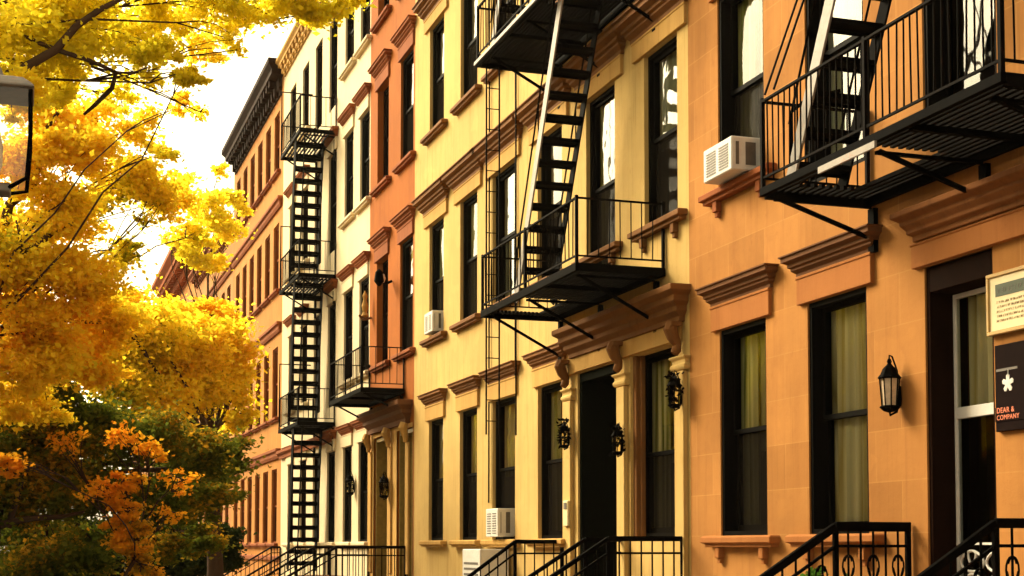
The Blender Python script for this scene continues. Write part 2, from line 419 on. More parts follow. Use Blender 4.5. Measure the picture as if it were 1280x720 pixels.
MB().add(*wavy(a2-.02, b2+.02, y+.14, 2.9, 3.95, amp=.02)).build('curtain', M['sheer'], sd, smooth=True)
sc = MB()   # wrought scrolls behind the lower pane
for zc in (1.2, 1.42, 1.62):
    for xc in (a2+.22, b2-.22):
        for sg in (1, -1):
            sc.tube([(xc+sg*(.03+.13*math.sin(t*.5))*math.cos(t), y-.02, zc+.11*math.sin(t)*(1-t*.06)) for t in np.linspace(0, 5, 16)], .012, 6)
sc.box(a2+.01, b2-.01, y-.03, y-.012, 1.77, 1.79)
sc.build('scroll_grille', M['whitep'], sd)
MB().box(w0-.15, w1+.15, .005, .6, .9, 1.048).build('door_threshold', M['brown2'], B1)
MB().box(w0-.01, w1+.01, .62, .64, 1.05, 4.2).build('inner_door', M['dkbrown'], B1)
h = MB(); h.box(b2-.005, b2+.02, y-.05, y-.001, 2.0, 2.12); h.build('handle', M['iron'], sd)

# ---- yellow building
YC_ = [(-28.1, -27.05), (-25.92, -24.84), (-23.95, -22.72), (-21.6, -20.5), (-19.5, -18.42), (-17.42, -16.4)]
def b2(root):
    ops = []
    st = {(0,0): 'sheer', (0,1): 'sheer', (0,2): 'sheer', (0,3): 'drape', (1,0): 'drape', (1,1): 'drape', (1,2): 'white_full_bright_noscreen', (1,3): 'sheer', (1,4): 'drape_bright', (1,5): 'white_bright', (2,0): 'white_bright', (2,1): 'white_bright'}
    for fl, (za, zb) in enumerate(Z):
        for k, (a, b) in enumerate(YC_):
            if fl == 0 and k == 4: ops.append((-19.86, -18.35, 1.05, 4.23, .03)); continue
            if fl == 0 and k == 5:
                a, b = -17.92, -16.42; ops.append((a, b, za, 4.24, .15))
                window(root, a, za, b-a, 4.24-za, 'drape', .15, split=.45, label='wide parlour window right of the black doorway'); continue
            z0 = za-.35 if (fl == 1 and k == 4) else za
            ops.append((a, b, z0, zb, .06))
            window(root, a, z0, b-a, zb-z0, st.get((fl, k), 'sheer'), .06, split=.5)
            if fl == 0 and k > 3: continue
            if fl == 0: hood(root, a, b, zb, 'brown2', 'yellowtrim', scale=1.0)
            else: hood(root, a, b, zb, 'brown2', 'yellowtrim', scale=1.45, ext=.26, frieze=.26)
            sill(root, a, b, za, 'yellowtrim' if fl == 0 else 'brown2', br=(k > 3))
    return ops
B2 = building('yellow_apartment_building', 'broad yellow stucco building with six bays and a brown entablature over its black doorway', -29.27, -16.083, 'yellow', b2)
e = MB().mold(-19.95, -16.30, 4.46, [(0,0),(.08,0),(.08,.06),(.14,.12),(.14,.18),(.20,.23),(.20,.30),(.27,.35),(.27,.42),(0,.46)]); e.build('entablature', M['brown2'], B2, bevel=.006)
e = MB(); e.box(-20.30, -19.87, -.05, -.001, 4.235, 4.457).box(-19.87, -16.3, -.05, -.001, 4.245, 4.457); e.build('frieze', M['yellowtrim'], B2, bevel=.005)
for xc in (-20.15, -18.13, -16.28):
    p = MB(); p.box(xc-.13, xc+.13, -.06, -.0015, 1.2, 3.86).mold(xc-.13, xc+.13, 3.87, [(0,0),(.06,0),(.08,.03),(.08,.06),(.06,.08),(.06,.12),(.09,.15),(.09,.17),(0,.18)])
    p.build('pilaster', M['yellow'], B2, bevel=.006)
    k = MB(); k.tube([(xc, -.14, 4.44), (xc, -.16, 4.36), (xc, -.13, 4.27), (xc, -.075, 4.18), (xc, -.085, 4.12), (xc, -.115, 4.07)], [.075, .09, .075, .055, .06, .045], 10).box(xc-.09, xc+.09, -.19, -.052, 4.40, 4.457)
    k.build('console_bracket', M['brown2'], B2)
w0, w1 = -19.86, -18.35
l = MB(); l.box(w0+.002, w0+.06, .03, .75, 1.05, 4.22).box(w1-.06, w1-.002, .03, .75, 1.05, 4.22).box(w0+.06, w1-.06, .03, .75, 4.1, 4.22).build('door_frame', M['blackgreen'], B2, bevel=.005)
dd = MB().box(w0+.06, (w0+w1)/2-.004, .62, .67, 1.06, 3.5).box((w0+w1)/2+.004, w1-.06, .62, .67, 1.06, 3.5).box(w0+.06, w1-.06, .60, .68, 3.5, 3.58)
for xc in (w0+.41, w1-.41):
    dd.box(xc-.25, xc+.25, .605, .619, 1.2, 1.9); dd.box(xc-.25, xc-.22, .605, .619, 2.05, 3.35).box(xc+.22, xc+.25, .605, .619, 2.05, 3.35)
dr = dd.build('double_door', M['black'], B2, bevel=.004)
MB().tube([(w0+.72, .60, 2.0), (w0+.72, .56, 2.02), (w0+.72, .56, 2.22), (w0+.72, .60, 2.24)], .012, 8).build('handle', M['whitep'], dr)
for xc in (w0+.41, w1-.41):
    MB().add([(xc-.20, .612, 2.1), (xc+.20, .612, 2.1), (xc+.20, .612, 3.3), (xc-.20, .612, 3.3)], [(0,1,2,3)]).build('pane', M['glassb'], dr)
MB().add([(w0+.06, .64, 3.58), (w1-.06, .64, 3.58), (w1-.06, .64, 4.1), (w0+.06, .64, 4.1)], [(0,1,2,3)]).build('transom_pane', M['glass'], B2)
MB().box(w0-.1, w1+.1, .005, .8, .9, 1.048).build('door_threshold', M['brown2'], B2)
# stepped casing inside the wide window
c = MB(); c.box(-17.918, -17.82, .04, .148, 1.885, 4.235).box(-17.82, -17.76, .09, .148, 1.885, 4.235)
c.build('window_casing', M['brown2'], B2, bevel=.006)

# ---- orange building
OC = [(-32.7, -31.6), (-30.5, -29.4)]
def b3(root):
    ops = []
    for fl, (za, zb) in enumerate(Z):
        for k, (a, b) in enumerate(OC):
            if fl == 0:
                a -= .1; b = min(b+.1, -29.33)
                ops.append((a, b, 1.05, 4.2, .02))
                m = MB().box(a+.002, a+.07, .02, .34, 1.05, 4.19).box(b-.07, b-.002, .02, .34, 1.05, 4.19).box(a+.07, b-.07, .02, .34, 4.1, 4.19)
                m.build('door_frame', M['olive'], root, bevel=.005)
                q = MB().box(a+.07, b-.07, .30, .35, 1.06, 4.1)
                for z0, z1 in ((1.2, 1.9), (2.0, 3.3), (3.4, 4.0)):
                    q.box(a+.17, b-.17, .28, .298, z0, z1)
                dj = q.build('door', M['olive'], root, bevel=.006); MB().tube([(b-.2, .29, 2.0), (b-.2, .24, 2.02), (b-.2, .24, 2.15), (b-.2, .29, 2.17)], .012).build('handle', M['iron'], dj)
                continue
            ops.append((a, b, za, zb+(.12 if fl else 0), .14 if k == 0 else .05))
            window(root, a, za, b-a, zb+.12-za, 'none', .14 if k == 0 else .05, frame='dkbrown' if k == 0 else 'black')
            hood(root, a, min(b, -29.42), zb+.12, 'rust', 'rust', scale=1.1, ext=.06)
            sill(root, a, min(b, -29.44), za, 'rust', br=False)
    return ops
B3 = building('narrow_orange_rowhouse', 'narrow orange rowhouse two windows wide, with an iron balcony, left of the yellow building', -33.42, -29.273, 'orange', b3)
facade(-33.41, -29.28, 0, 4.29, [(-32.82, -31.48, 1.05, 4.2, -.0), (-30.62, -29.31, 1.05, 4.2, -.0)], y0=-.03).build('ground_floor_facing', M['yellowtrim'], B3)
MB().mold(-33.0, -29.7, 4.3, [(0,0),(.10,0),(.10,.1),(.2,.2),(.2,.28),(.32,.36),(.32,.46),(0,.5)]).build('entablature', M['brown'], B3)
for xc in (-33.05, -31.15, -29.62):
    MB().tube([(xc, -.12, 4.3), (xc, -.15, 4.2), (xc, -.09, 4.0), (xc, -.1, 3.9)], [.08, .1, .06, .04], 8).build('console_bracket', M['yellowtrim'], B3)
    MB().box(xc-.12, xc+.12, -.07, -.032, 1.2, 3.9).build('pilaster', M['yellowtrim'], B3)

# ---- white building
WCOL = [(-44.5, -43.5), (-42.4, -41.4), (-40.4, -39.4), (-38.4, -37.35), (-36.35, -35.3), (-34.55, -33.5)]
def b4(root):
    ops = []
    for fl, (za, zb) in enumerate(Z):
        for k, (a, b) in enumerate(WCOL):
            z0 = za-.45 if (fl > 0 and k in (2, 3)) else za
            ops.append((a, b, z0, zb, .05))
            window(root, a, z0, b-a, zb-z0, 'none' if k != 4 else 'sheer', .05, frame='black' if k > 2 else 'dkbrown')
            if fl < 3 and k != 2: hood(root, a, min(b, -33.6), zb, 'rust', 'white', scale=1.0, ext=.05)
            if k not in (2, 3) or fl == 0: sill(root, a, min(b, -33.6), za, 'white', br=False)
    return ops
B4 = building('white_tenement', 'tall whitewashed brick tenement carrying the long straight fire escape', -45.72, -33.423, 'white', b4, 16.8)
roof_cornice(B4, -45.72, -33.42, 16.35, .55, .28, 'yellowtrim', .5)
MB().mold(-45.6, -37.6, 4.45, [(0,0),(.08,0),(.08,.1),(.16,.16),(.16,.24),(0,.26)]).build('belt_course', M['rust'], B4)

# ---- tan building and the far row
def row_house(name, label, xa, xb, wallmat, n, roof, cmat, cproj, ch, trim='rust', belts=True, rev='tan_rev'):
    def fn(root):
        ops = []; pitch = (xb-xa-.8)/n
        for fl, (za, zb) in enumerate(Z):
            if zb > roof-.8: continue
            for k in range(n):
                a = xa+.4+pitch*(k+.5)-.52; b = a+1.04
                ops.append((a, b, za, zb, .05))
                window(root, a, za, b-a, zb-za, 'none', .05, frame='redframe')
                sill(root, a, b, za, trim, br=False)
        return ops
    root = building(name, label, xa, xb, wallmat, fn, roof)
    if belts:
        for z in (4.5, 8.45, 12.4):
            if z < roof-1: MB().mold(xa+.25, xb-.25, z, [(0,0),(.06,0),(.1,.08),(.1,.18),(.16,.22),(.16,.3),(0,.32)]).build('belt_course', M[trim], root)
    MB().mold(xa+.12, xb-.12, 1.35, [(0,0),(.08,0),(.08,.1),(.0,.14)]).build('water_table', M['rust'], root)
    roof_cornice(root, xa, xb, roof-ch, ch, cproj, cmat)
    return root
M['redframe'] = M['tan_rev']
B5 = row_house('tan_rowhouse', 'tan sandstone house with a deep overhanging dark brown cornice, beyond the white tenement', -57.3, -45.723, 'tan', 6, 17.0, 'cornice', .5, 1.0)
B6 = row_house('ochre_rowhouse', 'lower ochre rowhouse between the dark brown cornice and the red cornice', -70.5, -57.303, 'tan2', 7, 14.4, 'rust', .4, .6)
B7 = row_house('red_cornice_rowhouse', 'farther rowhouse with a rusty red cornice jutting above the orange trees', -84, -70.503, 'tan', 7, 16.2, 'red', 1.0, 1.4)
B8 = row_house('farthest_rowhouse', 'farthest rowhouse at the end of the block, mostly hidden by trees', -112, -84.003, 'tan2', 12, 13.5, 'rust', .5, .6)

# ------------------------------------------------------------------ air conditioners
def air_con(x0, x1, z0, z1, proj, label, back=.1):
    t = thing('air_conditioner', label, 'air conditioner', ((x0+x1)/2, -proj/2, z0), 'window air conditioners')
    y = -proj
    MB().box(x0, x1, y, back, z0, z1).build('casing', M['whitep'], t, bevel=.012)
    f = MB()
    for k in range(9):
        z = z0+.05+k*(z1-z0-.1)/9; f.box(x0+.08, (x0+x1)/2-.04, y-.006, y-.001, z, z+.014).box((x0+x1)/2+.04, x1-.08, y-.006, y-.001, z, z+.014)
    f.build('front_grille', M['vent'], t)
    h = z1-z0; s = MB()
    ym = y+proj*.36
    s.box(x1+.001, x1+.006, y+.05, ym-.02, z0+.06, z1-.06); s.box(x1+.001, x1+.006, ym+.06, -.01, z0+.06, z1-.06)
    s.build('side_vent', M['vent'], t)
    return t
air_con(-15.05, -14.35, 5.83, 6.20, .30, 'white box air conditioner in the upper window of the peach rowhouse')
air_con(-27.8, -27.2, 5.86, 6.26, .18, 'small white air conditioner in the far upper window of the yellow building')
air_con(-23.6, -22.95, 1.92, 2.38, .22, 'white air conditioner in the parlour floor window above the stair railing')
t = thing('utility_cabinet', 'white metal cabinet under the parlour window air conditioner, behind the railing', 'cabinet', (-23.35, -.3, 0))
MB().box(-23.85, -22.85, -.55, -.06, 0, 1.72).build('casing', M['whitep'], t, bevel=.012)
v = MB()
for k in range(14): v.box(-23.75, -22.95, -.556, -.551, .3+k*.09, .335+k*.09)
v.build('louvre', M['vent'], t)

# ------------------------------------------------------------------ fire escapes
def railing_run(m, p, q, h, step=.13, r=.008, post=True, mid=False):
    p = Vector(p); q = Vector(q); L = (q-p).length; n = max(2, int(L/step)); up = Vector((0,0,h))
    m.bar(p+up, q+up, .035, .02); m.bar(p+Vector((0,0,.09)), q+Vector((0,0,.09)), .02, .02)
    if mid: m.bar(p+up*.86, q+up*.86, .015, .02)
    for k in range(1, n):
        c = p.lerp(q, k/n); j = random.uniform(-.006, .006)
        m.tube([c+Vector((0,0,.09)), c+up+Vector((j, j, 0))], r, 5, False)
def landing(root, x0, x1, z, d, hole=None, slat=.06, pale=None, rail_h=.80, fh=.10, step=.13):
    f = MB(); t = .05
    f.box(x0, x1, -d, -d+t, z+.1-fh, z+.10).box(x0, x1, -.06, -.01, z, z+.10)
    f.box(x0, x0+t, -d+t, -.06, z, z+.10).box(x1-t, x1, -d+t, -.06, z, z+.10)
    nx = max(2, int((x1-x0)/1.1))
    for k in range(1, nx):
        x = x0+(x1-x0)*k/nx
        if hole and hole[0] < x < hole[1]: continue
        f.box(x-.025, x+.025, -d+t, -.06, z+.005, z+.06)
    f.build('platform_frame', M['iron'], root, bevel=.004)
    s = MB(); y = -d+t+.02
    while y < -.08:
        zz = (z+.062, z+.098)
        if hole and hole[2] < y < hole[3]:
            s.box(x0+t, hole[0], y, y+.036, *zz); s.box(hole[1], x1-t, y, y+.036, *zz)
        else: s.box(x0+t, x1-t, y, y+.036, *zz)
        y += slat
    s.build('platform_slats', M['iron2'], root)
    r = MB(); yo = -d+.025
    railing_run(r, (x0+.025, yo, z+.1), (x1-.025, yo, z+.1), rail_h, step)
    railing_run(r, (x0+.025, yo, z+.1), (x0+.025, -.03, z+.1), rail_h, step)
    railing_run(r, (x1-.025, yo, z+.1), (x1-.025, -.03, z+.1), rail_h, step)
    for x, y in ((x0+.025, yo), (x1-.025, yo), (x0+.025, -.03), (x1-.025, -.03), ((x0+x1)/2, yo)):
        r.box(x-.018, x+.018, y-.018, y+.018, z+.1, z+.1+rail_h+.03)
    r.build('railing', M['iron2'], root)
def wall_bracket(root, x, z, d, drop=.55, mat='iron'):
    m = MB(); m.bar((x, -d+.08, z-.002), (x, -.02, z-drop), .035, .035).box(x-.05, x+.05, -.05, -.001, z-drop-.12, z-.03)
    m.box(x-.02, x+.02, -d+.05, -.05, z-.03, z-.002)
    m.build('wall_bracket', M[mat], root)
def stair(root, p, q, yo, yi, n, outer='pale', sw=.16, rail=True, tt=.035):
    """p,q = (x,z) at foot and head; yo/yi outer/inner y"""
    P0 = Vector((p[0], yo, p[1])); Q0 = Vector((q[0], yo, q[1])); P1 = Vector((p[0], yi, p[1])); Q1 = Vector((q[0], yi, q[1]))
    up = (Q0-P0).normalized().cross(Vector((0,1,0)))
    st = MB().bar(P0, Q0, .022, sw, up); st.build('stair_stringer', M[outer], root, bevel=.003)
    MB().bar(P1, Q1, .022, sw, up).build('stair_stringer', M['iron'], root, bevel=.003)
    for k in range(n):
        tr = MB(); f = (k+.5)/n; x = p[0]+(q[0]-p[0])*f; z = p[1]+(q[1]-p[1])*f
        tr.box(x-.09, x+.09, yo+.012, yi-.012, z-.012, z+tt)
        tr.box(x-.085, x-.07, yo+.012, yi-.012, z-.04, z-.012)
        tr.build('stair_tread', M['iron'], root)
    if rail:
        u = Vector((0, 0, .62))
        for a, b in ((P0, Q0), (P1, Q1)):
            h = MB(); h.tube([a+u*.9, a.lerp(b, .5)+u*1.02, b+u], .013, 6)
            for f in (.08, .5, .92): h.tube([a.lerp(b, f), a.lerp(b, f)+u], .01, 5)
            h.build('stair_handrail', M['iron2'], root)

# yellow building escape
FE = thing('black_fire_escape', 'black fire escape with a steep pale-edged stair on the yellow building', 'fire escape', (-18.8, -.6, 5.1), 'fire escapes on the facades')
landing(FE, -20.7, -16.75, 5.1, 1.2, hole=(-20.5, -19.2, -1.1, -.4))
landing(FE, -20.95, -16.75, 8.9, 1.2, slat=.05, hole=(-18.3, -16.95, -1.05, -.4))
landing(FE, -21.7, -16.75, 12.7, 1.2)
for z in (5.1, 8.93, 12.7):
    for x in (-20.5, -18.9, -17.0): wall_bracket(FE, x, z, 1.15)
stair(FE, (-19.72, 5.2), (-17.78, 8.98), -.98, -.44, 14)
stair(FE, (-20.9, 9.03), (-18.9, 12.78), -.98, -.44, 14)
e = MB().box(-20.97, -16.73, -1.225, -1.203, 8.93, 8.98); e.build('pale_edge_strip', M['pale'], FE)  # pale strip: light caught by the outer edge beam, put in as colour

# drop ladder / conduits beside it
LD = thing('wall_ladder', 'thin dark iron ladder hanging down the yellow wall beneath the fire escape', 'ladder', (-22.1, -.6, 2))
for y in (-1.08, -.88, -.62): MB().tube([(-20.8, y, 8.9), (-20.8, y, 3.4)], .013, 6).build('side_rail', M['iron2'], LD)
for k in range(17): MB().tube([(-20.8, -1.08, 3.6+k*.31), (-20.8, -.88, 3.6+k*.31)], .008, 6).build('rung', M['iron2'], LD)
DC = thing('cable_run', 'thin dark cables running down the yellow wall beside the ladder', 'cable', (-22.6, -.04, 3))
for x, z0 in ((-22.62, 4.3), (-24.05, 2.5)):
    MB().tube([(x, -.03, 12.6), (x+.02, -.03, 9), (x, -.03, z0)], .014, 6).build('cable', M['iron2'], DC)

# peach building escape
FP = thing('black_fire_escape', 'black fire escape jutting from the peach rowhouse at the upper right', 'fire escape', (-10.5, -.6, 4.93), 'fire escapes on the facades')
landing(FP, -12.1, -8.55, 4.93, 1.15, hole=(-11.75, -10.4, -.95, -.35), slat=.075, rail_h=.80, fh=.075, step=.10)
for x in (-12.0, -10.3, -8.8): wall_bracket(FP, x, 4.93, 1.1, .32)
stair(FP, (-11.95, 5.05), (-10.05, 8.7), -.92, -.38, 13)
MB().box(-11.0, -10.12, -1.175, -1.153, 4.90, 4.955).build('pale_edge_strip', M['pale'], FP)
for pl in ([(-12.07, -1.1, 5.9), (-12.3, -.6, 7.0), (-12.75, -.03, 8.8)], [(-11.9, -1.1, 5.9), (-12.1, -.03, 8.6)], [(-8.9, -1.1, 5.9), (-9.2, -.03, 8.6)]):
    MB().tube(pl, .011, 6).build('hanger_rod', M['iron2'], FP)
landing(FP, -12.1, -8.55, 8.75, 1.15)
hk = MB(); hk.tube([(-11.95, -.9, 5.05), (-11.95, -.9, 5.72), (-11.9, -.75, 5.85), (-11.75, -.5, 5.9)], .02, 6); hk.build('hook_bar', M['iron'], FP)

# white building escape
FW = thing('black_fire_escape', 'tall black fire escape with stacked straight stairs on the white tenement', 'fire escape', (-38.8, -.5, 1), 'fire escapes on the facades')
for z in (4.83, 8.62, 12.35):
    landing(FW, -40.3, -37.3, z, .98, slat=.09, rail_h=.85)
    for x in (-40.1, -37.5): wall_bracket(FW, x, z, .95, .5)
for z0, z1 in ((1.15, 4.9), (4.93, 8.7), (8.72, 12.4)):
    stair(FW, (-38.95, z0), (-38.2, z1), -.92, -.2, 12 if z1 < 16 else 14, 'iron', sw=.3, rail=False, tt=.075)
    MB().bar((-38.72, -.72, z0), (-38.0, -.72, z1), .02, .12, (1,0,0)).build('stair_stringer', M['iron'], FW)
for z in (4.83, 8.62, 12.35):
    MB().tube([(-40.28, -.95, z+.98), (-40.28, -.95, z+1.9), (-40.28, -.1, z+1.9)], .02, 6).build('guard_bar', M['iron2'], FW)

# orange balcony
BO = thing('iron_balcony', 'shallow black iron balcony across the orange rowhouse above its entrance', 'balcony', (-31.6, -.5, 4.95), 'fire escapes on the facades')
landing(BO, -33.3, -30.0, 4.95, .95, slat=.05, rail_h=.85)
for x in (-33.1, -30.2): wall_bracket(BO, x, 4.95, .9, .4)

# ------------------------------------------------------------------ stoops and stair railings
def stoop(root, x0, x1, d, mat, ztop=1.045, n=6):
    m = MB().box(x0, x1, -d, -.002, 0.151, ztop)
    m.build('stoop', M[mat], root, bevel=.01)
    s = MB(); hh = (ztop-.15)/n
    for k in range(n-1):
        s.box(x0+.002, x1-.002, -d-.29*(k+1), -d-.29*k-.001, .151, ztop-hh*(k+1))
    s.build('stoop_steps', M[mat], root, bevel=.008)
stoop(B1, -11.6, -9.3, .75, 'peachtrim'); stoop(B2, -20.5, -16.15, .72, 'brown2'); stoop(B3, -33.2, -29.6, .9, 'brown'); stoop(B4, -37.8, -36.0, .9, 'brown')
def stair_rail(x, bend, ztop, label, run=1.7, slope=.63, top=.06, heart=False, mat='iron', base=.88, zoff=0, wall=-.02):
    t = thing('stair_railing', label, 'railing', (x, -bend, 0), 'stoop stair railings')
    a = Vector((x, wall, ztop)); b = Vector((x, -bend, ztop)); c = Vector((x, -bend-run, ztop-run*slope))
    h = MB().bar(a, b, .055, top).bar(b, c, .055, top*.8); h.build('handrail', M[mat], t, bevel=.006)
    s = MB(); d1 = Vector((0, 0, -.17)); d2 = Vector((0, 0, -base+.06))
    s.bar(a+d1, b+d1, .025, .025).bar(b+d1, c+d1, .025, .025).bar(a+d2, b+d2, .025, .025).bar(b+d2, c+d2, .025, .025)
    s.build('lower_rail', M[mat], t)
    bl = MB(); L1 = bend+wall; n1 = max(3, int(L1/.125)); n2 = int(run/.125)
    for k in range(n1+1):
        p = a.lerp(b, k/n1); bl.tube([p, p+d2], .011, 5, False)
    for k in range(1, n2+1):
        p = b.lerp(c, k/n2); bl.tube([p, p+d2], .011, 5, False)
    bl.build('balusters', M[mat], t)
    for p in (a.lerp(b, .03), b, c):
        ps = MB().box(p.x-.022, p.x+.022, p.y-.022, p.y+.022, p.z-base+.001, p.z-.001)
        ps.build('newel_post', M[mat], t, bevel=.004)
    def sc_(p, hgt):
        o = MB()
        for sg in (1, -1):
            pts = []
            for u in np.linspace(0, 1, 12):
                ang = -PI/2+u*PI*1.35
                pts.append(p+Vector((0, sg*(.005+.052*math.cos(ang)*(1 if u < .9 else .9)), -.25-.10+.10*math.sin(ang) - .0)))
            o.tube(pts, .008, 5)
            o.tube([p+Vector((0, sg*.05, -.36)), p+Vector((0, sg*.02, -.46)), p+Vector((0, 0, -.55))], .008, 5)
        o.build('scroll_ornament', M[mat], t)
    nn = max(1, int(L1/.25))
    if not heart: return t
    for k in range(nn): sc_(a.lerp(b, (k+.5)/nn), 0)
    for k in range(int(run/.25)): sc_(b.lerp(c, (k+.5)/int(run/.25)), 0)
    return t
stair_rail(-11.47, .77, 1.93, 'black stoop railing left of the peach rowhouse door, with a leafy plant behind it', top=.085, heart=True)
stair_rail(-9.45, .60, 1.93, 'black stoop railing at the bottom right corner, nearest the viewer', top=.075, heart=True)
stair_rail(-16.22, 1.0, 1.85, 'black railing in front of the wide parlour window right of the black doorway')
stair_rail(-18.12, .56, 1.85, 'black railing rising to the right side of the black doorway')
stair_rail(-20.42, .76, 1.83, 'black railing left of the black doorway, in front of a window', slope=.72)
stair_rail(-29.7, 1.5, 1.75, 'long level dark railing before the olive doors of the orange rowhouse', mat='iron2', slope=.6)
stair_rail(-33.2, 1.3, 1.75, 'dark railing between the orange rowhouse and the white tenement', mat='iron2', slope=.6)
stair_rail(-37.9, .9, 1.75, 'dark railing at the foot of the tall fire escape', mat='iron2', slope=.6)
stair_rail(-45.6, .3, 1.75, 'reddish railing where the white tenement meets the tan house', mat='iron2', slope=.6, run=2.6)

# potted plant
PL = thing('potted_plant', 'leafy green plant in a terracotta pot behind the stoop railing', 'plant', (-12.4, -.45, 0))
MB().lathe((-12.4, -.42, 0), [(.13, 0.0), (.16, .05), (.22, .95), (.25, .97), (.25, 1.05), (.2, 1.05)], 16).build('pot', M['terra'], PL)

# ------------------------------------------------------------------ signs
S1 = thing('wooden_notice_board', 'cream notice board with green heading fixed beside the white framed door', 'sign', (-9.9, -.02, 3.7))
MB().box(-10.26, -9.58, -.035, -.002, 3.50, 3.94).build('board', M['cream'], S1, bevel=.004)
f = MB().box(-10.28, -9.56, -.05, -.001, 3.94, 3.97).box(-10.28, -9.56, -.05, -.001, 3.47, 3.50).box(-10.28, -10.25, -.05, -.0015, 3.50, 3.94).box(-9.59, -9.56, -.05, -.0015, 3.50, 3.94)
f.build('board_frame', M['gold'], S1, bevel=.004)
tx = MB()
tx.box(-10.17, -9.68, -.038, -.0355, 3.775, 3.875)
tx.build('heading_block', M['inkg'], S1)
lt = MB()      # illegible pale strokes on the heading, rows of fine print
def strokes(m, x0, x1, z0, z1, y, gap=.012, seed=1):
    rr = random.Random(seed); x = x0; h = z1-z0
    while x < x1-h*.3:
        w = h*rr.uniform(.35, .75)
        t_ = h*.14
        k = rr.randint(0, 4)
        if k in (0, 2): m.box(x, x+t_, y-.002, y, z0, z1)
        if k in (0, 1, 3): m.box(x+t_, x+w, y-.002, y, z1-t_, z1)
        if k in (1, 2, 4): m.box(x+w-t_, x+w, y-.0021, y-.0001, z0, z1-t_)
        if k in (2, 3, 0): m.box(x+t_, x+w-t_, y-.002, y, z0+h*.45, z0+h*.45+t_)
        if k in (3, 4): m.box(x, x+w-t_, y-.002, y, z0, z0+t_)
        x += w+gap+(h*.5 if rr.random() < .18 else 0)
strokes(lt, -10.14, -9.71, 3.805, 3.84, -.0382, .02, 3)
lt.build('heading_lettering', M['vent'], S1)
fp = MB()
for k in range(5):
    strokes(fp, -10.16+.01*(k % 2), -9.68-.03*(k % 3), 3.72-k*.038, 3.738-k*.038, -.0355, .008, 10+k)
fp.build('fine_print', M['brown2'], S1)
S2 = thing('dark_nameplate', 'dark brown nameplate with a white star-shaped flower, beneath the cream notice board', 'sign', (-9.85, -.02, 3))
MB().box(-10.19, -9.5, -.04, -.002, 2.68, 3.38).build('board', M['board'], S2, bevel=.004)
st = MB(); cx, cz = -10.02, 3.06; vs = [(cx, -.047, cz)]
for k in range(20):
    t_ = PI/2+2*PI*k/20; rr_ = (.075, .066, .032, .066)[k % 4]; vs.append((cx+rr_*math.cos(t_), -.045, cz+rr_*math.sin(t_)))
st.add(vs, [(0, 1+(k+1) % 20, 1+k) for k in range(20)])
vs2 = [(v[0], -.0405, v[2]) for v in vs[1:]]; o_ = len(st.v); st.v += vs2
st.f += [(1+k, 1+(k+1) % 20, o_+(k+1) % 20, o_+k) for k in range(20)]
st.tube([(cx, -.043, cz+.05), (cx+.005, -.043, cz+.11)], .005, 5)
st.build('flower_emblem', M['whitep'], S2)
ln = MB().box(-10.17, -9.9, -.043, -.0405, 3.165, 3.185); ln.build('pale_line', M['vent'], S2)
rl = MB().box(-10.185, -9.52, -.046, -.0405, 2.76, 2.875); rl.build('text_band', M['board'], S2)
def lettering(txt, x, z, h, y, m, parent):
    cu = bpy.data.curves.new('lettering', 'FONT'); cu.body = txt; cu.size = h; cu.extrude = .001; cu.space_character = 1.08
    tmp = bpy.data.objects.new('tmp', cu); C.objects.link(tmp); bpy.context.view_layer.update()
    me = bpy.data.meshes.new_from_object(tmp); bpy.data.objects.remove(tmp); me.materials.clear(); me.materials.append(m)
    o = bpy.data.objects.new('lettering', me); C.objects.link(o); o.parent = parent
    g = ORG[parent.name]; o.location = (x-g[0], y-g[1], z-g[2]); o.rotation_euler = (PI/2, 0, 0)
lettering('DEAR &', -10.165, 2.828, .062, -.0475, M['inkr'], S2); lettering('COMPANY', -10.165, 2.772, .056, -.0475, M['inkr'], S2)

# house number / bell plate
t = thing('intercom_plate', 'small cream intercom plate on the pilaster left of the black doorway', 'intercom', (-20.1, -.07, 2.2))
MB().box(-20.22, -20.02, -.10, -.062, 2.05, 2.42).build('plate', M['cream'], t, bevel=.01)
MB().box(-20.16, -20.06, -.112, -.101, 2.30, 2.39).build('speaker', M['vent'], t)

